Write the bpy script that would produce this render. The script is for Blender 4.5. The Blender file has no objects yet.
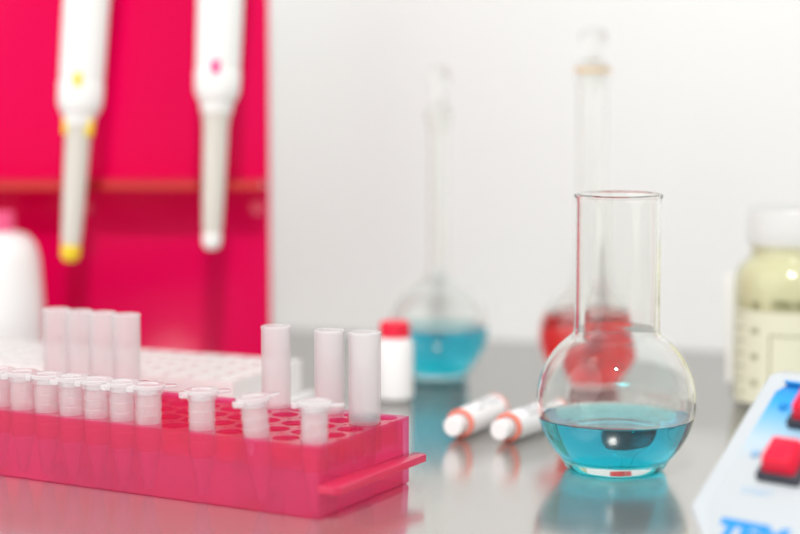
import bpy, bmesh, math, random
from math import sin, cos, pi, sqrt, radians
from mathutils import Vector, Matrix
random.seed(4)
S = bpy.context.scene
C = S.collection

# ------------------------------------------------------------ camera / view
F, TH, H = 1820.5, 0.106883, 0.16739
cd = bpy.data.cameras.new('camera'); cam = bpy.data.objects.new('camera', cd); C.objects.link(cam)
cam.location = (0, 0, H); cam.rotation_euler = (pi/2 - TH, 0, 0)
cd.sensor_width = 36; cd.lens = 36*F/800
cd.clip_start = .01; cd.clip_end = 50
cd.dof.use_dof = True; cd.dof.focus_distance = .735; cd.dof.aperture_fstop = 3.95
S.camera = cam
S.view_settings.view_transform = 'Standard'; S.view_settings.look = 'None'
S.view_settings.gamma = 1; S.view_settings.use_curve_mapping = False
S.view_settings.exposure = 0.0
S.cycles.max_bounces = 24; S.cycles.transmission_bounces = 20
S.cycles.glossy_bounces = 10; S.cycles.diffuse_bounces = 14; S.cycles.transparent_max_bounces = 40

# ------------------------------------------------------------ materials
def pbsdf(name, col, rough=.4, metal=0, trans=0, ior=1.45, spec=.5, sss=0, coat=0):
    m = bpy.data.materials.new(name); m.use_nodes = True
    b = m.node_tree.nodes['Principled BSDF']
    b.inputs['Base Color'].default_value = (*col, 1)
    b.inputs['Roughness'].default_value = rough
    b.inputs['Metallic'].default_value = metal
    b.inputs['Transmission Weight'].default_value = trans
    b.inputs['IOR'].default_value = ior
    b.inputs['Specular IOR Level'].default_value = spec
    b.inputs['Coat Weight'].default_value = coat
    if sss:
        b.inputs['Subsurface Weight'].default_value = sss
        b.inputs['Subsurface Radius'].default_value = (.004, .004, .004)
    return m

def noise_col(m, c1, c2, scale, stretch=(1, 1, 1), rough=None, bump=0):
    nt = m.node_tree; b = nt.nodes['Principled BSDF']
    tc = nt.nodes.new('ShaderNodeTexCoord'); mp = nt.nodes.new('ShaderNodeMapping')
    mp.inputs['Scale'].default_value = stretch
    n = nt.nodes.new('ShaderNodeTexNoise'); n.inputs['Scale'].default_value = scale
    n.inputs['Detail'].default_value = 4
    nt.links.new(tc.outputs['Object'], mp.inputs[0]); nt.links.new(mp.outputs[0], n.inputs['Vector'])
    r = nt.nodes.new('ShaderNodeValToRGB')
    r.color_ramp.elements[0].color = (*c1, 1); r.color_ramp.elements[1].color = (*c2, 1)
    r.color_ramp.elements[0].position = .3; r.color_ramp.elements[1].position = .7
    nt.links.new(n.outputs['Fac'], r.inputs[0]); nt.links.new(r.outputs[0], b.inputs['Base Color'])
    if rough:
        mr = nt.nodes.new('ShaderNodeMapRange')
        mr.inputs['To Min'].default_value = rough[0]; mr.inputs['To Max'].default_value = rough[1]
        nt.links.new(n.outputs['Fac'], mr.inputs[0]); nt.links.new(mr.outputs[0], b.inputs['Roughness'])
    if bump:
        bp = nt.nodes.new('ShaderNodeBump'); bp.inputs['Strength'].default_value = bump
        bp.inputs['Distance'].default_value = .0003
        nt.links.new(n.outputs['Fac'], bp.inputs['Height']); nt.links.new(bp.outputs[0], b.inputs['Normal'])
    return m

def liquid_mat(name, acol, dens, ior=1.33):
    m = pbsdf(name, (1, 1, 1), 0, trans=1, ior=ior)
    nt = m.node_tree
    v = nt.nodes.new('ShaderNodeVolumeAbsorption')
    v.inputs['Color'].default_value = (*acol, 1); v.inputs['Density'].default_value = dens
    nt.links.new(v.outputs[0], nt.nodes['Material Output'].inputs['Volume'])
    return m

def plastic_mat(name, tcol, dcol, clear, trl=.5, gloss=.06, rough=.25, ior=1.49):
    """thin translucent moulded plastic: part of the light passes straight, the rest scatters"""
    m = bpy.data.materials.new(name); m.use_nodes = True; nt = m.node_tree; nt.nodes.clear()
    N = nt.nodes.new; L = nt.links.new
    out = N('ShaderNodeOutputMaterial')
    tp = N('ShaderNodeBsdfTransparent'); tp.inputs[0].default_value = (*tcol, 1)
    df = N('ShaderNodeBsdfDiffuse'); df.inputs[0].default_value = (*dcol, 1)
    tl = N('ShaderNodeBsdfTranslucent'); tl.inputs[0].default_value = (*dcol, 1)
    gl = N('ShaderNodeBsdfGlossy'); gl.inputs['Roughness'].default_value = rough
    fr = N('ShaderNodeFresnel'); ge = N('ShaderNodeNewGeometry'); mi = N('ShaderNodeMapRange')   # same reflectance from inside and outside
    mi.inputs['To Min'].default_value = ior; mi.inputs['To Max'].default_value = 1/ior
    L(ge.outputs['Backfacing'], mi.inputs[0]); L(mi.outputs[0], fr.inputs[0])
    m1 = N('ShaderNodeMixShader'); m1.inputs[0].default_value = trl
    L(df.outputs[0], m1.inputs[1]); L(tl.outputs[0], m1.inputs[2])
    m2 = N('ShaderNodeMixShader'); m2.inputs[0].default_value = clear
    L(m1.outputs[0], m2.inputs[1]); L(tp.outputs[0], m2.inputs[2])
    m3 = N('ShaderNodeMixShader'); L(fr.outputs[0], m3.inputs[0])
    L(m2.outputs[0], m3.inputs[1]); L(gl.outputs[0], m3.inputs[2])
    L(m3.outputs[0], out.inputs[0])
    return m

M = {}
M['wall'] = noise_col(pbsdf('wall_paint', (.86, .86, .85), .55), (.795, .80, .785), (.815, .82, .805), 3)
M['floor'] = noise_col(pbsdf('floor_vinyl', (.5, .5, .48), .5), (.48, .48, .46), (.54, .54, .52), 12)
M['steel'] = noise_col(pbsdf('brushed_steel', (.6, .59, .57), .14, metal=.8), (.585, .575, .55), (.62, .61, .585), 30,
                       (1, 12, 1), (.13, .18), 0)
M['glass'] = pbsdf('clear_glass', (.985, .99, .975), 0, trans=1, ior=1.47)
M['blue_liquid'] = liquid_mat('turquoise_solution', (.0, .922, .958), 180)
M['red_liquid'] = liquid_mat('red_solution', (.985, .0, .0), 200)
M['pink'] = plastic_mat('pink_polypropylene', (1, .44, .68), (1, .15, .36), .84, .5)
M['pink_solid'] = plastic_mat('pink_polypropylene_ledge', (1, .30, .50), (.98, .10, .27), .45, .5, rough=.15)
M['white_rack'] = plastic_mat('white_polypropylene', (.95, .95, .94), (.98, .975, .965), .06, .3)
M['tube'] = plastic_mat('natural_polypropylene', (.97, .97, .97), (1, 1, 1), .73, .5, rough=.2)
M['tall_tube'] = plastic_mat('frosted_polypropylene', (.97, .97, .97), (1, 1, 1), .64, .5, rough=.3)
M['lid'] = plastic_mat('lid_polypropylene', (.98, .98, .98), (.99, .99, .99), .5, .5, rough=.2)
M['red_panel'] = pbsdf('red_acrylic', (.74, .0, .08), .15, spec=.15)
M['red_shelf'] = plastic_mat('red_acrylic_edge', (.95, .2, .15), (.85, .10, .07), .25, .4)
M['screw'] = pbsdf('pink_screw_head', (.9, .12, .2), .2)
M['white_plastic'] = pbsdf('white_plastic', (.9, .9, .89), .32, sss=.15)
M['pip_white'] = pbsdf('pipette_white', (.88, .88, .85), .3)
M['pip_shaft'] = pbsdf('pipette_shaft', (.66, .63, .56), .3)
M['yellow'] = pbsdf('yellow_plastic', (.9, .66, .03), .35)
M['magenta'] = pbsdf('magenta_plastic', (.75, .02, .25), .35)
M['grey'] = pbsdf('grey_plastic', (.35, .36, .38), .4)
M['red_cap'] = pbsdf('red_cap_plastic', (.86, .02, .06), .4)
M['pink_cap'] = pbsdf('pink_cap_plastic', (.9, .12, .28), .45)
M['paper'] = noise_col(pbsdf('white_label_paper', (.9, .89, .89), .6), (.9, .885, .885), (.92, .91, .91), 200)
M['orange'] = pbsdf('orange_red_plastic', (.88, .24, .17), .4)
M['ink'] = pbsdf('grey_ink', (.10, .10, .13), .6)
M['olive_ink'] = pbsdf('olive_ink', (.24, .24, .11), .6)
M['pale_yellow'] = pbsdf('pale_yellow_medium', (.70, .68, .46), .35, sss=.2)
M['bottle'] = plastic_mat('clear_bottle_plastic', (.98, .98, .93), (.95, .95, .85), .85, .5, rough=.1)
M['cream'] = pbsdf('cream_label', (.73, .72, .55), .5)
M['clear_cap'] = plastic_mat('frosted_cap', (.98, .98, .98), (.98, .98, .98), .5, .5, rough=.3)
M['device'] = noise_col(pbsdf('device_white', (.82, .85, .87), .35, sss=.05), (.51, .545, .565), (.53, .565, .585), 60)
M['black'] = pbsdf('charcoal_plastic', (.035, .035, .05), .4)
M['red_button'] = pbsdf('red_button_plastic', (.88, .004, .04), .35)
M['blue_ink'] = pbsdf('blue_ink', (.01, .27, .68), .5)
M['pale_blue_ink'] = pbsdf('pale_blue_ink', (.32, .50, .68), .5)
M['teflon'] = pbsdf('amber_ring', (.85, .62, .35), .4)

# ------------------------------------------------------------ helpers
def link(name, bm, mat, parent=None, smooth=40):
    bmesh.ops.recalc_face_normals(bm, faces=bm.faces)
    me = bpy.data.meshes.new(name); bm.to_mesh(me); bm.free()
    o = bpy.data.objects.new(name, me); C.objects.link(o)
    me.materials.append(M[mat] if isinstance(mat, str) else mat)
    if smooth:
        for p in me.polygons: p.use_smooth = True
        me.set_sharp_from_angle(angle=radians(smooth))
    if parent: o.parent = parent
    return o

def tag(o, label=None, cat=None, group=None, kind=None):
    if label: o['label'] = label
    if cat: o['category'] = cat
    if group: o['group'] = group
    if kind: o['kind'] = kind
    return o

def empty(name, loc=(0, 0, 0), rot=(0, 0, 0)):
    o = bpy.data.objects.new(name, None); C.objects.link(o); o.empty_display_size = .01
    o.location = loc; o.rotation_euler = rot
    return o

def copy_tree(o, parent=None):
    c = o.copy(); C.objects.link(c); c.parent = parent
    for ch in [k for k in bpy.data.objects if k.parent is o]:
        copy_tree(ch, c)
    return c

def lathe(bm, prof, n=48, mat=Matrix()):
    rings = []
    for r, z in prof:
        if r < 1e-7: rings.append([bm.verts.new(mat @ Vector((0, 0, z)))])
        else: rings.append([bm.verts.new(mat @ Vector((r*cos(2*pi*i/n), r*sin(2*pi*i/n), z))) for i in range(n)])
    for a, b in zip(rings, rings[1:]):
        for i in range(n):
            j = (i+1) % n
            if len(a) == 1 and len(b) == 1: continue
            if len(a) == 1: bm.faces.new((a[0], b[j], b[i]))
            elif len(b) == 1: bm.faces.new((a[i], a[j], b[0]))
            else: bm.faces.new((a[i], a[j], b[j], b[i]))
    return bm

def LZ(name, prof, mat, parent=None, n=48, smooth=35, mx=Matrix()):
    return link(name, lathe(bmesh.new(), prof, n, mx), mat, parent, smooth)

def box(bm, x0, x1, y0, y1, z0, z1, bev=0, seg=2):
    t = bmesh.new()
    v = [t.verts.new((x, y, z)) for x in (x0, x1) for y in (y0, y1) for z in (z0, z1)]
    for f in ((0,1,3,2), (4,6,7,5), (0,4,5,1), (2,3,7,6), (0,2,6,4), (1,5,7,3)): t.faces.new([v[i] for i in f])
    bmesh.ops.recalc_face_normals(t, faces=t.faces)
    if bev: bmesh.ops.bevel(t, geom=t.edges[:], offset=bev, segments=seg, affect='EDGES', profile=.5)
    me = bpy.data.meshes.new('t'); t.to_mesh(me); t.free(); bm.from_mesh(me); bpy.data.meshes.remove(me)
    return bm

def prism(bm, pts, z0, z1, bev=0):
    t = bmesh.new()
    a = [t.verts.new((*p, z0)) for p in pts]; b = [t.verts.new((*p, z1)) for p in pts]
    t.faces.new(a); t.faces.new(b); n = len(pts)
    for i in range(n): t.faces.new((a[i], a[(i+1) % n], b[(i+1) % n], b[i]))
    bmesh.ops.recalc_face_normals(t, faces=t.faces)
    if bev: bmesh.ops.bevel(t, geom=t.edges[:], offset=bev, segments=2, affect='EDGES', profile=.5)
    me = bpy.data.meshes.new('t'); t.to_mesh(me); t.free(); bm.from_mesh(me); bpy.data.meshes.remove(me)
    return bm

def text_bm(s, size, depth=.0001, bold=0):
    cu = bpy.data.curves.new('txt', 'FONT'); cu.body = s; cu.size = size; cu.extrude = depth; cu.offset = bold
    cu.resolution_u = 3
    o = bpy.data.objects.new('txt', cu); C.objects.link(o)
    bpy.context.view_layer.update()
    dg = bpy.context.evaluated_depsgraph_get()
    me = bpy.data.meshes.new_from_object(o.evaluated_get(dg))
    bm = bmesh.new(); bm.from_mesh(me)
    bpy.data.objects.remove(o); bpy.data.curves.remove(cu); bpy.data.meshes.remove(me)
    return bm

def arc(cx, cz, r, a0, a1, n):
    return [(cx + r*cos(radians(a0+(a1-a0)*i/n)), cz + r*sin(radians(a0+(a1-a0)*i/n))) for i in range(n+1)]

# ------------------------------------------------------------ the setting
WY, WS = 1.128, -.364              # wall passes (0.072, WY), slope WS
wa = math.atan(WS)
bm = bmesh.new(); box(bm, -1.6, 1.4, 0, .08, -.90, 1.9)
w = link('wall_back', bm, 'wall', smooth=0); w.location = (.072, WY, 0); w.rotation_euler = (0, 0, wa); tag(w, kind='structure')
bm = bmesh.new(); box(bm, -2.6, 2.6, -1.2, 2.2, -.94, -.90)
tag(link('floor', bm, 'floor', smooth=0), kind='structure')
# stainless bench, parallel to the wall
bench = empty('steel_bench', (.072, WY, 0), (0, 0, wa))
tag(bench, 'grey brushed stainless steel bench that carries all the glassware and racks', 'bench')
bm = bmesh.new(); box(bm, -1.3, 1.2, -.98, -.001, -.03, 0, .0015)
link('worktop', bm, 'steel', bench)
for x in (-1.25, 1.11):
    for y in (-.94, -.08):
        bm = bmesh.new(); box(bm, x, x+.04, y, y+.04, -.90, -.03, .003)
        link('leg', bm, 'steel', bench)

# ------------------------------------------------------------ tube racks
RL, RW, RH = .2096, .070, .028
PX, PY, OX, OY, HR = .01295, .0135, .0070, .00805, .00535
def rack_body():
    bm = bmesh.new(); n = 32; T = .0014
    ncol, nrow = 16, 5
    for c in range(ncol):
        for r in range(nrow):
            cx, cy = -(OX + PX*c), OY + PY*r
            x0, x1 = cx-PX/2, cx+PX/2; y0, y1 = cy-PY/2, cy+PY/2
            if c == 0: x1 = 0
            if c == ncol-1: x0 = -RL
            if r == 0: y0 = 0
            if r == nrow-1: y1 = RW
            for z, flip in ((RH, 0), (RH-T, 1)):
                inner, outer = [], []
                for i in range(n):
                    a = 2*pi*(i+.5)/n; dx, dy = cos(a), sin(a)
                    inner.append(bm.verts.new((cx+HR*dx, cy+HR*dy, z)))
                    tx = ((x1-cx) if dx > 0 else (cx-x0))/abs(dx); ty = ((y1-cy) if dy > 0 else (cy-y0))/abs(dy)
                    t = min(tx, ty); outer.append(bm.verts.new((cx+t*dx, cy+t*dy, z)))
                for i in range(n):
                    j = (i+1) % n
                    bm.faces.new((inner[i], inner[j], outer[j], outer[i]))
            # short guide sleeve under every hole
            a = [bm.verts.new((cx+HR*cos(2*pi*(i+.5)/n), cy+HR*sin(2*pi*(i+.5)/n), RH)) for i in range(n)]
            b = [bm.verts.new((cx+HR*cos(2*pi*(i+.5)/n), cy+HR*sin(2*pi*(i+.5)/n), RH-.011)) for i in range(n)]
            for i in range(n): bm.faces.new((a[i], a[(i+1) % n], b[(i+1) % n], b[i]))
    # side walls, outer and inner skin, with a small foot at the bottom
    def loop(d, z): return [bm.verts.new(p) for p in ((-RL+d, d, z), (-d, d, z), (-d, RW-d, z), (-RL+d, RW-d, z))]
    L = [loop(0, RH), loop(0, .0008), loop(.0008, 0), loop(.0018, 0), loop(.0018, RH-T)]
    for p, q in zip(L, L[1:]):
        for i in range(4): bm.faces.new((p[i], p[(i+1) % 4], q[(i+1) % 4], q[i]))
    bmesh.ops.remove_doubles(bm, verts=bm.verts, dist=2e-6)
    return bm

def make_rack(name, mat, mat2, loc, yaw, label):
    r = empty(name, loc, (0, 0, yaw)); tag(r, label, 'tube rack')
    link('rack_body', rack_body(), mat, r, 30)
    for s in (0, 1):
        bm = bmesh.new()
        w_ = .0088
        pts = [(-.0002, -.0006), (w_-.0022, -.0006), (w_, .0014), (w_, RW-.0014), (w_-.0022, RW+.0006), (-.0002, RW+.0006)]
        if s: pts = [(-RL-x, y) for x, y in pts][::-1]
        prism(bm, pts, .0104, .0134, .0003)
        link('end_ledge', bm, mat2, r, 30)
    return r
A2 = Vector((-.03017, .66893, 0)); YAW = -.5036
ex = Vector((cos(YAW), sin(YAW), 0)); ey = Vector((-sin(YAW), cos(YAW), 0))
make_rack('microtube_rack', 'pink', 'pink_solid', A2, YAW, 'pink translucent plastic tube rack with rows of round holes, in the left foreground')
def hole(c, r, z=RH): return A2 + ex*(-(OX+PX*c)) + ey*(OY+PY*r) + Vector((0, 0, z))
WYAW = -radians(23)
make_rack('microtube_rack', 'white_rack', 'white_rack', (-.0755, .812, 0), WYAW, 'white plastic tube rack with empty holes standing behind the pink rack')

# ------------------------------------------------------------ snap-cap microtubes
def make_micro():
    t = empty('microtube')
    R, W_ = .00525, .0009
    outer = [(0, .0), (.0012, .0002), (.0021, .0012), (.0046, .0165), (R, .0185), (R, .0385), (.0058, .0388), (.0060, .0394), (.0060, .0406), (.0056, .0410)]
    inner = [(R-W_, .0410), (R-W_, .019), (.0038, .0165), (.0013, .0022), (0, .0012)]
    LZ('tube_body', outer+inner, 'tube', t, 40)
    # graduations moulded into the wall
    bm = bmesh.new()
    for z in (.0225, .0265, .0305, .0345):
        lathe(bm, [(R-.0001, z-.0002), (R+.00018, z-.0001), (R+.00018, z+.0001), (R-.0001, z+.0002)], 40)
    link('moulded_rings', bm, 'tube', t)
    lid = LZ('lid', [(0, .0398), (.0030, .0398), (.0032, .0385), (.0039, .0385), (.0041, .0410), (.0066, .0411), (.0068, .0415),
                     (.0068, .0425), (.0065, .0428), (.0043, .0428), (.0041, .0422), (0, .0422)], 'lid', t, 40)
    bm = bmesh.new()
    prism(bm, [(.0062, -.0032), (.0108, -.0022), (.0118, -.0010), (.0118, .0010), (.0108, .0022), (.0062, .0032)], .0411, .0420, .0002)
    link('thumb_tab', bm, 'lid', lid)
    bm = bmesh.new()
    prism(bm, [(-.0062, -.0028), (-.0085, -.0020), (-.0092, 0), (-.0085, .0020), (-.0062, .0028)], .0398, .0421, .0003)
    link('hinge', bm, 'lid', lid)
    return t
micro = make_micro()
mic = [  # column, tab direction deg (world), tilt, label
 (0, -12, (0, 0), 'clear snap-cap microtube at the near right corner of the pink rack, tab to the right'),
 (2, 38, (-.035, -.085), 'leaning snap-cap microtube in the pink rack, second from the near right corner'),
 (4, 20, (0, 0), 'clear snap-cap microtube standing alone in the pink rack, third from the near right corner'),
 (6, 15, (0, .01), 'rightmost snap-cap microtube of the tight row at the left of the pink rack'),
 (7, 30, (0, 0), 'second snap-cap microtube from the right in the tight row of the pink rack'),
 (8, 5, (.01, 0), 'third snap-cap microtube from the right in the tight row of the pink rack'),
 (9, 25, (0, 0), 'fourth snap-cap microtube from the right in the tight row of the pink rack'),
 (10, -5, (0, .01), 'fifth snap-cap microtube from the right in the tight row of the pink rack'),
 (11, 18, (0, 0), 'sixth snap-cap microtube from the right in the tight row, by the left picture edge'),
 (12, 10, (0, 0), 'leftmost snap-cap microtube in the pink rack, cut by the left picture edge'),
]
for k, (c, deg, (tx, ty), lab) in enumerate(mic):
    o = micro if k == 0 else copy_tree(micro)
    p = hole(c, 0, .0009)
    o.location = p - Vector((ty*.028, -tx*.028, 0)) if (tx or ty) else p
    o.rotation_euler = (tx, ty, radians(deg))
    tag(o, lab, 'microtube', 'snap-cap microtubes in the front row of the pink rack')

# ------------------------------------------------------------ tall open tubes
def make_tall():
    t = empty('open_tube')
    R, W_ = .0064, .0009
    outer = [(0, -.0240), (.0018, -.0238), (.0040, -.0215), (.0047, -.002), (.0047, .0001), (.0058, .0001), (.0063, .0007), (R, .0018), (R, .0352), (R+.0002, .0356), (R+.0002, .0366), (R-.0003, .0370)]
    inner = [(R-W_, .0370), (R-W_, .0025), (.0052, .0012), (.0039, .0008), (.0038, -.002), (.0032, -.0210), (0, -.0228)]
    LZ('tube_body', outer+inner, 'tall_tube', t, 44)
    return t
tall = make_tall()
talls = [
 (0, 3, 'tall frosted open tube nearest the right end of the pink rack, grey at its foot'),
 (2, 4, 'tall frosted open tube in the back row, just left of the rightmost tall tube'),
 (4, 4, 'tall frosted open tube standing in front of the edge of the red panel'),
 (10, 4, 'rightmost of four tall frosted tubes in front of the red panel'),
 (11, 4, 'second from right of four tall frosted tubes in front of the red panel'),
 (12, 4, 'third from right of four tall frosted tubes in front of the red panel'),
 (13, 4, 'leftmost of four tall frosted tubes, beside the big white bottle'),
]
for k, (c, r, lab) in enumerate(talls):
    o = tall if k == 0 else copy_tree(tall)
    o.location = hole(c, r, RH); o.rotation_euler = (0, 0, random.random()*6)
    if r == 4: o.scale = (.96, .96, .925)
    else: o.location.x -= .0012
    tag(o, lab, 'tube', 'tall open tubes in the pink rack')

M['grey_disc'] = pbsdf('dark_grey_disc', (.10, .13, .15), .4)  # dark grey disc low inside the tall tube nearest the right end
tag(LZ('grey_disc', [(0, .0010), (.0050, .0014), (.0054, .0024), (.0054, .0034), (0, .0034)], 'grey_disc', tall, 32), 'grey disc at the bottom')

# ------------------------------------------------------------ round flask in focus
fl = empty('round_flask', (.0914, .760, 0))
tag(fl, 'large clear wide-necked round flask holding turquoise liquid, in sharp focus', 'flask')
Rb, cz = .0336, .0293
o_ang = lambda r, R: math.degrees(math.asin(r/R))
outer = [(0, .0011), (.008, .0009), (.0155, .0004), (.0175, 0), (.0195, .0001), (.0212, .0012), (.0226, .0036)]
a0 = -math.degrees(math.acos(.0236/Rb)); a1 = math.degrees(math.acos(.0196/Rb))
outer += arc(0, cz, Rb, a0, a1, 40)
zz = cz + Rb*sin(radians(a1))
outer += [(.0187, zz+.0010), (.01815, zz+.0022), (.01795, zz+.0040)]
outer += [(.0179, zz+.0040+(.1127-zz-.004)*i/8) for i in range(1, 9)] + [(.0180, .1145), (.0184, .1155), (.0186, .1160), (.0184, .1165), (.0177, .1167)]
W_ = .0014; Ri = Rb - W_
a2 = math.degrees(math.acos(.0182/Ri)); zi = cz + Ri*sin(radians(a2))
inner = [(.0169, .1163), (.0166, .1148), (.0165, .1122)] + [(.0165, .1122-(.1122-zi-.004)*i/8) for i in range(1, 9)]
inner += [(.0167, zi+.0022), (.0173, zi+.0010)]
ib = -math.degrees(math.acos(.0232/Ri))
inner += arc(0, cz, Ri, a2, ib, 40) + [(.0216, .0058), (.0185, .0049), (.012, .0047), (0, .0050)]
LZ('flask_glass', outer+inner, 'glass', fl, 96, 30)
lv = .0222; e = .00012
ll = math.degrees(math.asin((lv+.0006-cz)/(Ri+e)))
lp = [(0, .0050-e), (.012, .0047-e), (.0185, .0049-e), (.0216+e, .0058-e)] + arc(0, cz, Ri+e, ib, ll, 20)
rr = lp[-1][0]
lp += [(rr-.0006, lv+.0002), (rr-.0016, lv), (rr*.6, lv), (rr*.3, lv), (0, lv)]
tag(LZ('liquid', lp, 'blue_liquid', fl, 96, 50), 'turquoise liquid')

# ------------------------------------------------------------ volumetric flasks
def vol_flask(loc, label, liq, level, nr, ntop, shoulder, liqlabel):
    t = empty('volumetric_flask', (*loc, 0)); tag(t, label, 'flask')
    R, c = .0272, .0268
    a0 = -math.degrees(math.acos(.0175/R))
    ash = math.degrees(math.acos((nr+.006)/R))
    zs = c + R*sin(radians(ash)); rs = nr+.006
    o_ = [(0, .0010), (.012, .0004), (.0145, 0), (.0165, .0009)] + arc(0, c, R, a0, ash, 26)
    o_ += [(nr+.0035, zs+.0022), (nr+.0015, zs+.0052), (nr+.0004, zs+.009), (nr, zs+.013), (nr, ntop-.012), (nr+.0006, ntop-.010), (nr+.0018, ntop-.002), (nr+.0018, ntop)]
    W = .0009
    i_ = [(nr+.0006, ntop), (nr-.0006, ntop-.009), (nr-W, ntop-.012), (nr-W, zs+.013), (nr-W+.0004, zs+.009), (nr+.0015-W, zs+.0050), (nr+.0035-W, zs+.0016)]
    ash2 = math.degrees(math.acos((rs-.0006)/(R-W)))
    i_ += arc(0, c, R-W, ash2, a0, 26) + [(.0140, .0030), (0, .0026)]
    g = LZ('flask_glass', o_+i_, 'glass', t, 64, 35)
    q = R-W+e
    la = math.degrees(math.asin((level-c)/q))
    lp = [(0, .0026-e), (.0140, .0030-e)] + arc(0, c, q, a0, la, 20)
    x = lp[-1][0]; lp += [(x-.0012, level-.0004), (x*.5, level-.0004), (0, level-.0004)]
    tag(LZ('liquid', lp, liq, t, 64, 50), liqlabel)
    return t, g
bf, g = vol_flask((.0212, .992), 'blurred long-necked glass flask with turquoise liquid, behind the small red-capped vial', 'blue_liquid', .0285, .0055, .146, 0, 'turquoise liquid')
LZ('stopper', [(0, .134), (.0042, .134), (.0058, .1465), (.0058, .148), (.0035, .150), (.0035, .158), (.0056, .161), (.0060, .166), (.0045, .170), (0, .171)], 'glass', bf, 40)
rf, g = vol_flask((.1020, .968), 'blurred long-necked glass flask with red liquid, directly behind the turquoise round flask', 'red_liquid', .0390, .0077, .170, 0, 'red liquid')
LZ('stopper', [(0, .160), (.0060, .160), (.0074, .170), (.0074, .1712), (.0045, .1735), (.0045, .178), (.0068, .181), (.0070, .187), (.0052, .190), (0, .191)], 'glass', rf, 40)
LZ('neck_ring', [(.0090, .1670), (.0097, .1674), (.0097, .1690), (.0090, .1694), (.0088, .168)], 'teflon', rf, 40)

# ------------------------------------------------------------ small vial with red cap
v = empty('capped_vial', (-.0027, .925, 0)); tag(v, 'small upright white vial with red screw cap, behind the pink rack', 'vial')
LZ('vial_body', [(0, .0004), (.0080, .0002), (.0092, .0010), (.0096, .0025), (.0096, .0285), (.0090, .0305), (.0070, .0316), (.0066, .0325), (.0066, .0335), (0, .0336)], 'white_plastic', v)
bm = bmesh.new()
lathe(bm, [(0, .0320), (.0071, .0320), (.0074, .0324), (.0074, .0395), (.0068, .0402), (0, .0403)], 48)
for i in range(24):
    a = 2*pi*i/24; t_ = bmesh.new(); box(t_, .0072, .0077, -.0003, .0003, .0324, .0392)
    t_.transform(Matrix.Rotation(a, 4, 'Z')); me = bpy.data.meshes.new('t'); t_.to_mesh(me); t_.free(); bm.from_mesh(me); bpy.data.meshes.remove(me)
tag(link('screw_cap', bm, 'red_cap', v), 'red ribbed cap')

# ------------------------------------------------------------ two vials lying down
def lying(loc, ang, label, roll):
    R = .0063
    t = empty('labelled_vial', (loc[0], loc[1], R+.0004)); t.rotation_euler = (0, 0, ang)   # axis = local +y (away)
    tag(t, label, 'vial', 'lying labelled vials')
    mx = Matrix.Rotation(-pi/2, 4, 'X')
    LZ('vial_body', [(0, 0), (.0050, 0), (R-.0003, .0004), (R, .0012), (R, .044), (R-.001, .0465), (0, .0475)], 'white_plastic', t, 40, 35, mx)
    LZ('end_ring', [(R-.0012, -.0008), (R+.0001, -.0008), (R+.0004, -.0002), (R+.0004, .0012), (R-.0005, .0016), (R-.0012, .0010)], 'orange', t, 40, 35, mx)
    LZ('end_cap', [(0, .0006), (.0041, .0006), (.0046, -.0005), (.0046, -.0082), (.0040, -.0090), (0, -.0090)], 'white_plastic', t, 40, 35, mx)
    lb = LZ('label_wrap', [(R-.0002, .0022), (R+.0002, .0022), (R+.0002, .0420), (R-.0002, .0420)], 'paper', t, 40, 35, mx)
    LZ('far_ring', [(R-.0005, .0425), (R+.0003, .0427), (R+.0003, .0440), (R-.0005, .0442)], 'orange', t, 40, 35, mx)
    bm = bmesh.new()                     # lines of grey writing wrapped on the label
    for li in range(4):
        y = .012
        while y < .038:
            w_ = random.uniform(.0015, .0045)
            if random.random() < .8:
                a = roll + li*.36
                vs = []
                for q in range(3):
                    aa = a + q*.075
                    for yy in (y, y+w_): vs.append(bm.verts.new(((R+.0003)*sin(aa), yy, (R+.0003)*cos(aa))))
                for q in range(2): bm.faces.new((vs[2*q], vs[2*q+1], vs[2*q+3], vs[2*q+2]))
            y += w_ + .0012
    link('label_writing', bm, 'ink', lb, 0)
    return t
lying((.0275, .824), -radians(25), 'white labelled vial with orange ring lying on the bench, the left one of two', -.5)
lying((.0490, .8150), -radians(31), 'white labelled vial with orange ring lying on the bench, right beside the round flask', -.3)

# ------------------------------------------------------------ white bottle at the left edge
b = empty('white_bottle', (-.2235, .990, 0)); tag(b, 'big white plastic bottle with pink cap at the left picture edge, behind the racks', 'bottle')
LZ('bottle_body', [(0, .001), (.024, 0), (.0275, .0012), (.0285, .004), (.0280, .040), (.0265, .066), (.0245, .0735), (.0205, .0785), (.0145, .0805), (.0125, .0815), (.0125, .084), (0, .084)], 'white_plastic', b, 64)
bm = bmesh.new(); lathe(bm, [(0, .0815), (.0132, .0815), (.0136, .082), (.0132, .0905), (.0122, .0915), (0, .0915)], 48)
tag(link('screw_cap', bm, 'pink_cap', b), 'pink cap')

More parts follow.
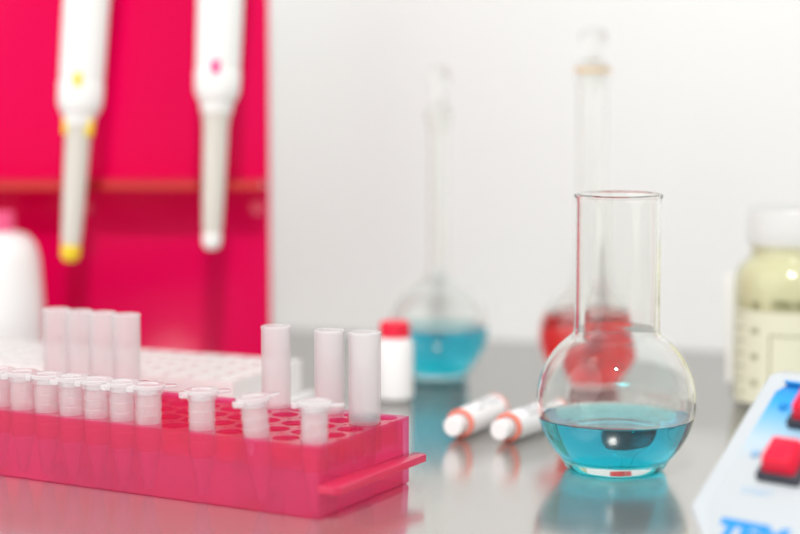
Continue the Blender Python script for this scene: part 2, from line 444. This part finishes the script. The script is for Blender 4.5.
# ------------------------------------------------------------ pale yellow reagent bottle
BX, BY, BR = .1985, .916, .0292
b = empty('reagent_bottle', (BX, BY, 0)); tag(b, 'translucent bottle of pale yellow liquid with printed graduations and frosted cap, at the right edge', 'bottle')
out_ = [(0, .001), (.026, 0), (.0284, .0012), (BR, .0035), (BR, .060), (.0284, .0655), (.0262, .0705), (.0225, .0738), (.0212, .0755), (.0210, .0820), (.0200, .0825)]
in_ = [(.0192, .0825), (.0200, .0750), (.0215, .0728), (.0255, .0695), (.0274, .0650), (.0280, .060), (.0280, .004), (.0272, .0022), (0, .0022)]
g = LZ('bottle_body', out_+in_, 'bottle', b, 72)
LZ('medium', [(0, .0023), (.0270, .0023), (.0278, .0042), (.0278, .060), (.0272, .0649), (.0253, .0693), (.0213, .0726), (.0199, .0748), (.0197, .0790), (0, .0790)], 'pale_yellow', b, 72)
bm = bmesh.new(); lathe(bm, [(0, .0830), (.0212, .0830), (.0216, .0810), (.0224, .0810), (.0226, .0815), (.0226, .0975), (.0216, .0990), (0, .0990)], 60)
for i in range(40):
    t_ = bmesh.new(); box(t_, .0224, .0230, -.0004, .0004, .0818, .0965)
    t_.transform(Matrix.Rotation(2*pi*i/40, 4, 'Z')); me = bpy.data.meshes.new('t'); t_.to_mesh(me); t_.free(); bm.from_mesh(me); bpy.data.meshes.remove(me)
link('screw_cap', bm, 'clear_cap', b)
view = math.atan2(-BY, -BX)          # azimuth of the side that faces the bench front
def wrap(bm, R, s0, z0):
    for vtx in bm.verts:
        s = s0 + vtx.co.x; a = view + s/R
        r = R + vtx.co.z
        vtx.co = Vector((r*cos(a), r*sin(a), z0 + vtx.co.y))
    return bm
RP = BR + .00012
bm = bmesh.new()                      # graduations
for i in range(8):
    t_ = bmesh.new(); L = .0075
    n = 6
    vs = [[t_.verts.new((L*q/n, y, 0)) for y in (0, .0007)] for q in range(n+1)]
    for q in range(n): t_.faces.new((vs[q][0], vs[q+1][0], vs[q+1][1], vs[q][1]))
    wrap(t_, RP, -.0330, .0067+.00655*i)
    me = bpy.data.meshes.new('t'); t_.to_mesh(me); t_.free(); bm.from_mesh(me); bpy.data.meshes.remove(me)
link('graduation_marks', bm, 'olive_ink', g, 0)
for i, s in enumerate(('20', '40', '60', '80')):
    t_ = wrap(text_bm(s, .0046, .0001, .0001), RP, -.0212, .0115+.0131*i)
    link('graduation_number', t_, 'olive_ink', g, 0)
link('volume_print', wrap(text_bm('1000 ML', .0054, .0001, .00018), RP, -.0105, .0515), 'olive_ink', g, 0)
bm = bmesh.new()                      # printed outline frame of the writing field
def strip(x0, x1, y0, y1):
    t_ = bmesh.new(); n = max(1, int((x1-x0)/.0012))
    vs = [[t_.verts.new((x0+(x1-x0)*q/n, y, 0)) for y in (y0, y1)] for q in range(n+1)]
    for q in range(n): t_.faces.new((vs[q][0], vs[q+1][0], vs[q+1][1], vs[q][1]))
    wrap(t_, RP, 0, 0); me = bpy.data.meshes.new('t'); t_.to_mesh(me); t_.free(); bm.from_mesh(me); bpy.data.meshes.remove(me)
strip(-.0105, .022, .0372, .0379); strip(-.0105, .022, .006, .0067); strip(-.0105, -.0098, .006, .0379); strip(.0213, .022, .006, .0379)
link('print_frame', bm, 'olive_ink', g, 0)
bm = bmesh.new()
n = 40; RQ = BR + .00006
vs = []
for q in range(n+1):
    s = -.0345 + .069*q/n; a = view + s/RQ
    vs.append([bm.verts.new((RQ*cos(a), RQ*sin(a), z)) for z in (.0025, .0490)])
for q in range(n): bm.faces.new((vs[q][0], vs[q+1][0], vs[q+1][1], vs[q][1]))
link('printed_field', bm, 'cream', g, 60)
# loose edge of the clear sleeve on the bottle's left side
bm = bmesh.new(); n = 10; la = view - 1.42
base = Vector((BR*cos(la), BR*sin(la)))
dirv = Vector((-1, -.12)).normalized()
for q in range(n+1):
    zf = .010 + .056*q/n
    tip = .0030 + .0030*(q/n)**1.5
    p0 = base - dirv*.0003; p1 = base + dirv*tip
    nn = Vector((-dirv.y, dirv.x))*.0004
    row = [bm.verts.new((*(p0+nn), zf)), bm.verts.new((*(p1+nn), zf)), bm.verts.new((*(p1-nn), zf)), bm.verts.new((*(p0-nn), zf))]
    if q:
        for i in range(4): bm.faces.new((prev[i], prev[(i+1) % 4], row[(i+1) % 4], row[i]))
    else: bm.faces.new(row)
    prev = row
bm.faces.new(prev)
link('sleeve_edge', bm, 'white_rack', b)

# ------------------------------------------------------------ pipette stand
PYY = 1.045
st = empty('pipette_stand', (-.075, PYY, 0)); tag(st, 'bright red acrylic pipette stand, upright panel with a narrow shelf, behind the white rack', 'pipette stand')
bm = bmesh.new(); box(bm, -.235, 0, 0, .005, 0, .300, .0008)
link('back_panel', bm, 'red_panel', st)
bm = bmesh.new(); box(bm, -.235, 0, .0051, .0085, .0052, .300, .0005); tag(link('added_backing', bm, 'pip_white', st), 'added white backing plate')  # added white back, keeps the panel's red bounce off the wall
bm = bmesh.new(); box(bm, -.235, 0, .0052, .060, 0, .005, .0008)
link('base', bm, 'red_panel', st)
# narrow shelf with open notches for the shafts
xs = [(-.1705), (-.0965), ]
pts = [(-.235, -.0002), (-.235, -.030)]
for nx in (-.205, -.1635, -.1000, -.0290):
    pts += [(nx-.009, -.030)] + [(nx + .009*cos(radians(q)), -.030 + .012*sin(radians(q))) for q in range(170, 0, -20)] + [(nx+.009, -.030)]
pts += [(-.002, -.030), (-.002, -.0002)]
def holder(name, z0, z1, mat):
    bm = bmesh.new(); a = [bm.verts.new((x, y, z0)) for x, y in pts]; c_ = [bm.verts.new((x, y, z1)) for x, y in pts]
    bm.faces.new(a); bm.faces.new(c_); n = len(pts)
    for i in range(n): bm.faces.new((a[i], a[(i+1) % n], c_[(i+1) % n], c_[i]))
    bmesh.ops.triangulate(bm, faces=[f for f in bm.faces if len(f.verts) > 4])
    return link(name, bm, mat, st, 30)
holder('shelf', .1020, .1060, 'red_shelf')
bm = bmesh.new(); box(bm, -.235, -.002, -.047, -.0002, .273, .2775, .0006); link('hanging_rail', bm, 'red_panel', st)
for x in (-.1067, -.0070):
    bm = bmesh.new()
    lathe(bm, [(0, .0035), (.0022, .0034), (.0038, .0022), (.0042, .0), (.0, 0)], 24, Matrix.Translation((x, -.0001, .0895)) @ Matrix.Rotation(pi/2, 4, 'X'))
    tag(link('screw', bm, 'screw', st), 'pink round screw head')

def pipette(tip, top, label, band, tipmat):
    """tip and top are world points on the axis"""
    tip, top = Vector(tip), Vector(top); d = (top-tip).normalized()
    t = empty('pipette', tip); t.rotation_mode = 'QUATERNION'
    t.rotation_quaternion = Vector((0, 0, 1)).rotation_difference(d)
    tag(t, label, 'pipette')
    LZ('tip_end', [(0, 0), (.0030, .0004), (.0048, .0024), (.0052, .0052), (.0052, .0092), (0, .0092)], tipmat, t, 32)
    LZ('shaft', [(0, .0090), (.0048, .0090), (.0055, .014), (.0060, .030), (.0066, .055), (.0068, .066), (.0078, .074), (0, .074)], 'pip_shaft', t, 40)
    LZ('collar', [(0, .0735), (.0085, .0735), (.0088, .0780), (.0104, .0805), (.0118, .0835), (.0123, .0880), (.0123, .0960), (.0118, .0975), (.0118, .0985), (0, .0985)], 'pip_white', t, 48)
    LZ('handle', [(0, .0984), (.0119, .0984), (.0121, .101), (.0125, .140), (.0142, .185), (.0142, .222), (.0125, .228), (.0090, .231), (0, .231)], 'pip_white', t, 48)
    LZ('plunger', [(0, .2309), (.0035, .2309), (.0035, .243), (.0060, .2432), (.0066, .2445), (.0066, .2490), (.0058, .2505), (0, .2508)], 'grey', t, 32)
    bm = bmesh.new(); box(bm, -.009, .009, .010, .0212, .2135, .2175, .001)
    link('finger_hook', bm, 'pip_white', t)
    if band:
        for s, w_ in ((-1, .0030), (1, .0042)):
            bm = bmesh.new(); box(bm, s*.0062-w_/2, s*.0062+w_/2, -.0060, .0010, .0680, .0775, .0010)
            tag(link('ejector_clip', bm, 'yellow', t), 'yellow clip')
    bm = bmesh.new(); box(bm, -.0024, .0024, -.0128, -.0100, .0935, .1010, .0007)
    link('volume_mark', bm, 'yellow' if band else 'magenta', t)
    return t
PZ = .972
def ray(px, py, Y):
    a = (px-400)/F; b_ = (267-py)/F
    yy = cos(TH)+b_*sin(TH); z_ = -sin(TH)+b_*cos(TH)
    return Vector((a*Y/yy, Y, H + z_*Y/yy))
p0 = ray(70, 262, PZ); p1 = ray(86.5, 0, PZ+.008)
pipette(p0, p1, 'left white pipette, yellow clip and yellow tip, hanging before the red panel', True, 'yellow')
p0 = ray(211.5, 250, PZ); p1 = ray(220, 0, PZ+.008)
pipette(p0, p1, 'white pipette with a magenta mark, the right one in front of the red panel', False, 'pip_white')

# ------------------------------------------------------------ control box at the right edge
al, tt = radians(42), radians(37.6)
k0 = ray(687.5, 506, .627)
dv = empty('control_box', (k0.x, k0.y, 0), (0, 0, -al))
tag(dv, 'white sloping control box with red push buttons and blue lettering, in the right foreground', 'control box')
z0 = k0.z; LS = .0665; U = .130
def pp(u, w, h=0):     # panel point: u to the right, w up the slope, h off the face
    return Vector((u, w*cos(tt)-h*sin(tt), z0 + w*sin(tt) + h*cos(tt)))
Wf = -.0135
top = [(0, 0), (0, LS), (U, LS), (U, Wf), (.0125, Wf)]
bm = bmesh.new()
tv = [bm.verts.new(pp(*p)) for p in top]
yb = LS*cos(tt); zb = z0+LS*sin(tt)
back = [bm.verts.new((0, yb+.012, zb)), bm.verts.new((U, yb+.012, zb))]
ins = .012
bot = [bm.verts.new(p) for p in ((ins+.002, ins*.5, .003), (ins*.7, yb+.004, .003), (U-ins*.7, yb+.004, .003), (U-ins*.7, Wf*cos(tt)+ins, .003), (.0125+ins, Wf*cos(tt)+ins, .003))]
bm.faces.new(tv)
bm.faces.new((tv[1], back[0], back[1], tv[2]))
bm.faces.new((tv[0], bot[0], bot[1], back[0], tv[1]))
bm.faces.new((back[0], bot[1], bot[2], back[1]))
bm.faces.new((back[1], bot[2], bot[3], tv[3], tv[2]))
bm.faces.new((tv[3], bot[3], bot[4], tv[4]))
bm.faces.new((tv[4], bot[4], bot[0], tv[0]))
bm.faces.new(bot)
bmesh.ops.recalc_face_normals(bm, faces=bm.faces)
bmesh.ops.bevel(bm, geom=[e_ for e_ in bm.edges if all(v_.co.z > .004 for v_ in e_.verts)], offset=.0022, segments=4, affect='EDGES', profile=.5)
link('housing', bm, 'device', dv, 40)
for (x, y) in ((.022, .008), (.020, .048), (.112, .008), (.112, .048)):
    LZ('foot', [(0, 0), (.0045, 0), (.005, .0008), (.005, .0042), (0, .0042)], 'black', dv, 24, mx=Matrix.Translation((x, y, 0)))
PM = Matrix((( 1, 0, 0, 0), (0, cos(tt), -sin(tt), 0), (0, sin(tt), cos(tt), z0), (0, 0, 0, 1)))
def on_panel(bm): bm.transform(PM); return bm
# gradient printed film: deep blue at its top edge, fading to the housing white further down
fm = pbsdf('printed_film', (.8, .83, .86), .35); nt = fm.node_tree
tc = nt.nodes.new('ShaderNodeTexCoord'); sx = nt.nodes.new('ShaderNodeSeparateXYZ'); mr = nt.nodes.new('ShaderNodeMapRange'); rp = nt.nodes.new('ShaderNodeValToRGB')
zA, zB = z0+.024*sin(tt), z0+.0625*sin(tt)
mr.inputs['From Min'].default_value = zA; mr.inputs['From Max'].default_value = zB
nt.links.new(tc.outputs['Object'], sx.inputs[0]); nt.links.new(sx.outputs['Z'], mr.inputs[0]); nt.links.new(mr.outputs[0], rp.inputs[0])
cr = rp.color_ramp; cr.elements[0].position = 0; cr.elements[0].color = (.52, .555, .575, 1)
cr.elements[1].position = 1; cr.elements[1].color = (.0, .05, .30, 1)
for p_, c_ in ((.30, (.45, .58, .67)), (.55, (.19, .46, .68)), (.78, (.01, .35, .78)), (.93, (.0, .26, .66))):
    e_ = cr.elements.new(p_); e_.color = (*c_, 1)
nt.links.new(rp.outputs[0], nt.nodes['Principled BSDF'].inputs['Base Color'])
bm = bmesh.new(); prism(bm, [(.0075, .002), (.0075, .0580), (.0105, .0620), (U-.008, .0620), (U-.008, -.0108), (.0150, -.0108)], -.0002, .0004, .0001)
link('printed_film', on_panel(bm), fm, dv, 30)
# raised rim at the back of the film
bm = bmesh.new(); prism(bm, [(.0098, .0622), (.0085, .0634), (U-.007, .0634), (U-.008, .0622)], -.0002, .0012, .0002)
link('film_rim', on_panel(bm), 'blue_ink', dv, 30)
def button(u, w, parent=dv):
    bm = bmesh.new(); box(bm, u, u+.0168, w, w+.0168, 0, .0036, .0006); s = link('button_base', on_panel(bm), 'black', parent, 40)
    bm = bmesh.new()
    t_ = bmesh.new(); n = 5
    lo, hi = .0018, .0030
    a = [t_.verts.new(p) for p in ((u+lo, w+lo, .0026), (u+.0168-lo, w+lo, .0026), (u+.0168-lo, w+.0168-lo, .0026), (u+lo, w+.0168-lo, .0026))]
    c_ = [t_.verts.new(p) for p in ((u+hi, w+hi, .0098), (u+.0168-hi, w+hi, .0098), (u+.0168-hi, w+.0168-hi, .0098), (u+hi, w+.0168-hi, .0098))]
    t_.faces.new(a); t_.faces.new(c_)
    for i in range(4): t_.faces.new((a[i], a[(i+1) % 4], c_[(i+1) % 4], c_[i]))
    bmesh.ops.recalc_face_normals(t_, faces=t_.faces)
    bmesh.ops.bevel(t_, geom=t_.edges[:], offset=.0010, segments=3, affect='EDGES', profile=.5)
    tag(link('button_cap', on_panel(t_), 'red_button', s, 50), 'red square push button cap')
    bm.free()
for i in range(2):
    for j in range(3): button(.0201+.034*j, .0160+.0255*i)
for i in range(2):
    bm = bmesh.new(); lathe(bm, [(0, .0016), (.0012, .0015), (.0017, .0009), (.0018, 0), (0, 0)], 20, Matrix.Translation((.0140, .0275+.0235*i, .0003)))
    tag(link('indicator', on_panel(bm), M['pale_blue_ink'] if i == 0 else 'blue_ink', dv, 50), 'blue indicator dot')
t_ = text_bm('START', .0042, .0001, 0); t_.transform(Matrix.Translation((.0165, .0095, .00045))); link('button_caption', on_panel(t_), 'pale_blue_ink', dv, 0)
t_ = text_bm('TEM', .0138, .0001, .0009); t_.transform(Matrix.Translation((.0165, -.0126, .00045))); link('lettering', on_panel(t_), 'blue_ink', dv, 0)

# ------------------------------------------------------------ light
wd = bpy.data.worlds.new('world'); S.world = wd; wd.use_nodes = True
bg = wd.node_tree.nodes['Background']; bg.inputs[0].default_value = (1, 1, .995, 1); bg.inputs[1].default_value = .70
def area(name, loc, target, size, power, col=(1, 1, 1), shape='DISK'):
    l = bpy.data.lights.new(name, 'AREA'); l.shape = shape; l.size = size; l.energy = power; l.color = col
    o = bpy.data.objects.new(name, l); C.objects.link(o); o.location = loc
    o.rotation_euler = (Vector(target)-Vector(loc)).to_track_quat('-Z', 'Y').to_euler()
    return o
area('bench_lamp', (.0, .015, 1.06), (.04, .85, .03), .045, 11)
area('side_lamp', (-1.3, .1, .75), (-.15, 1.0, .1), 1.9, 9)
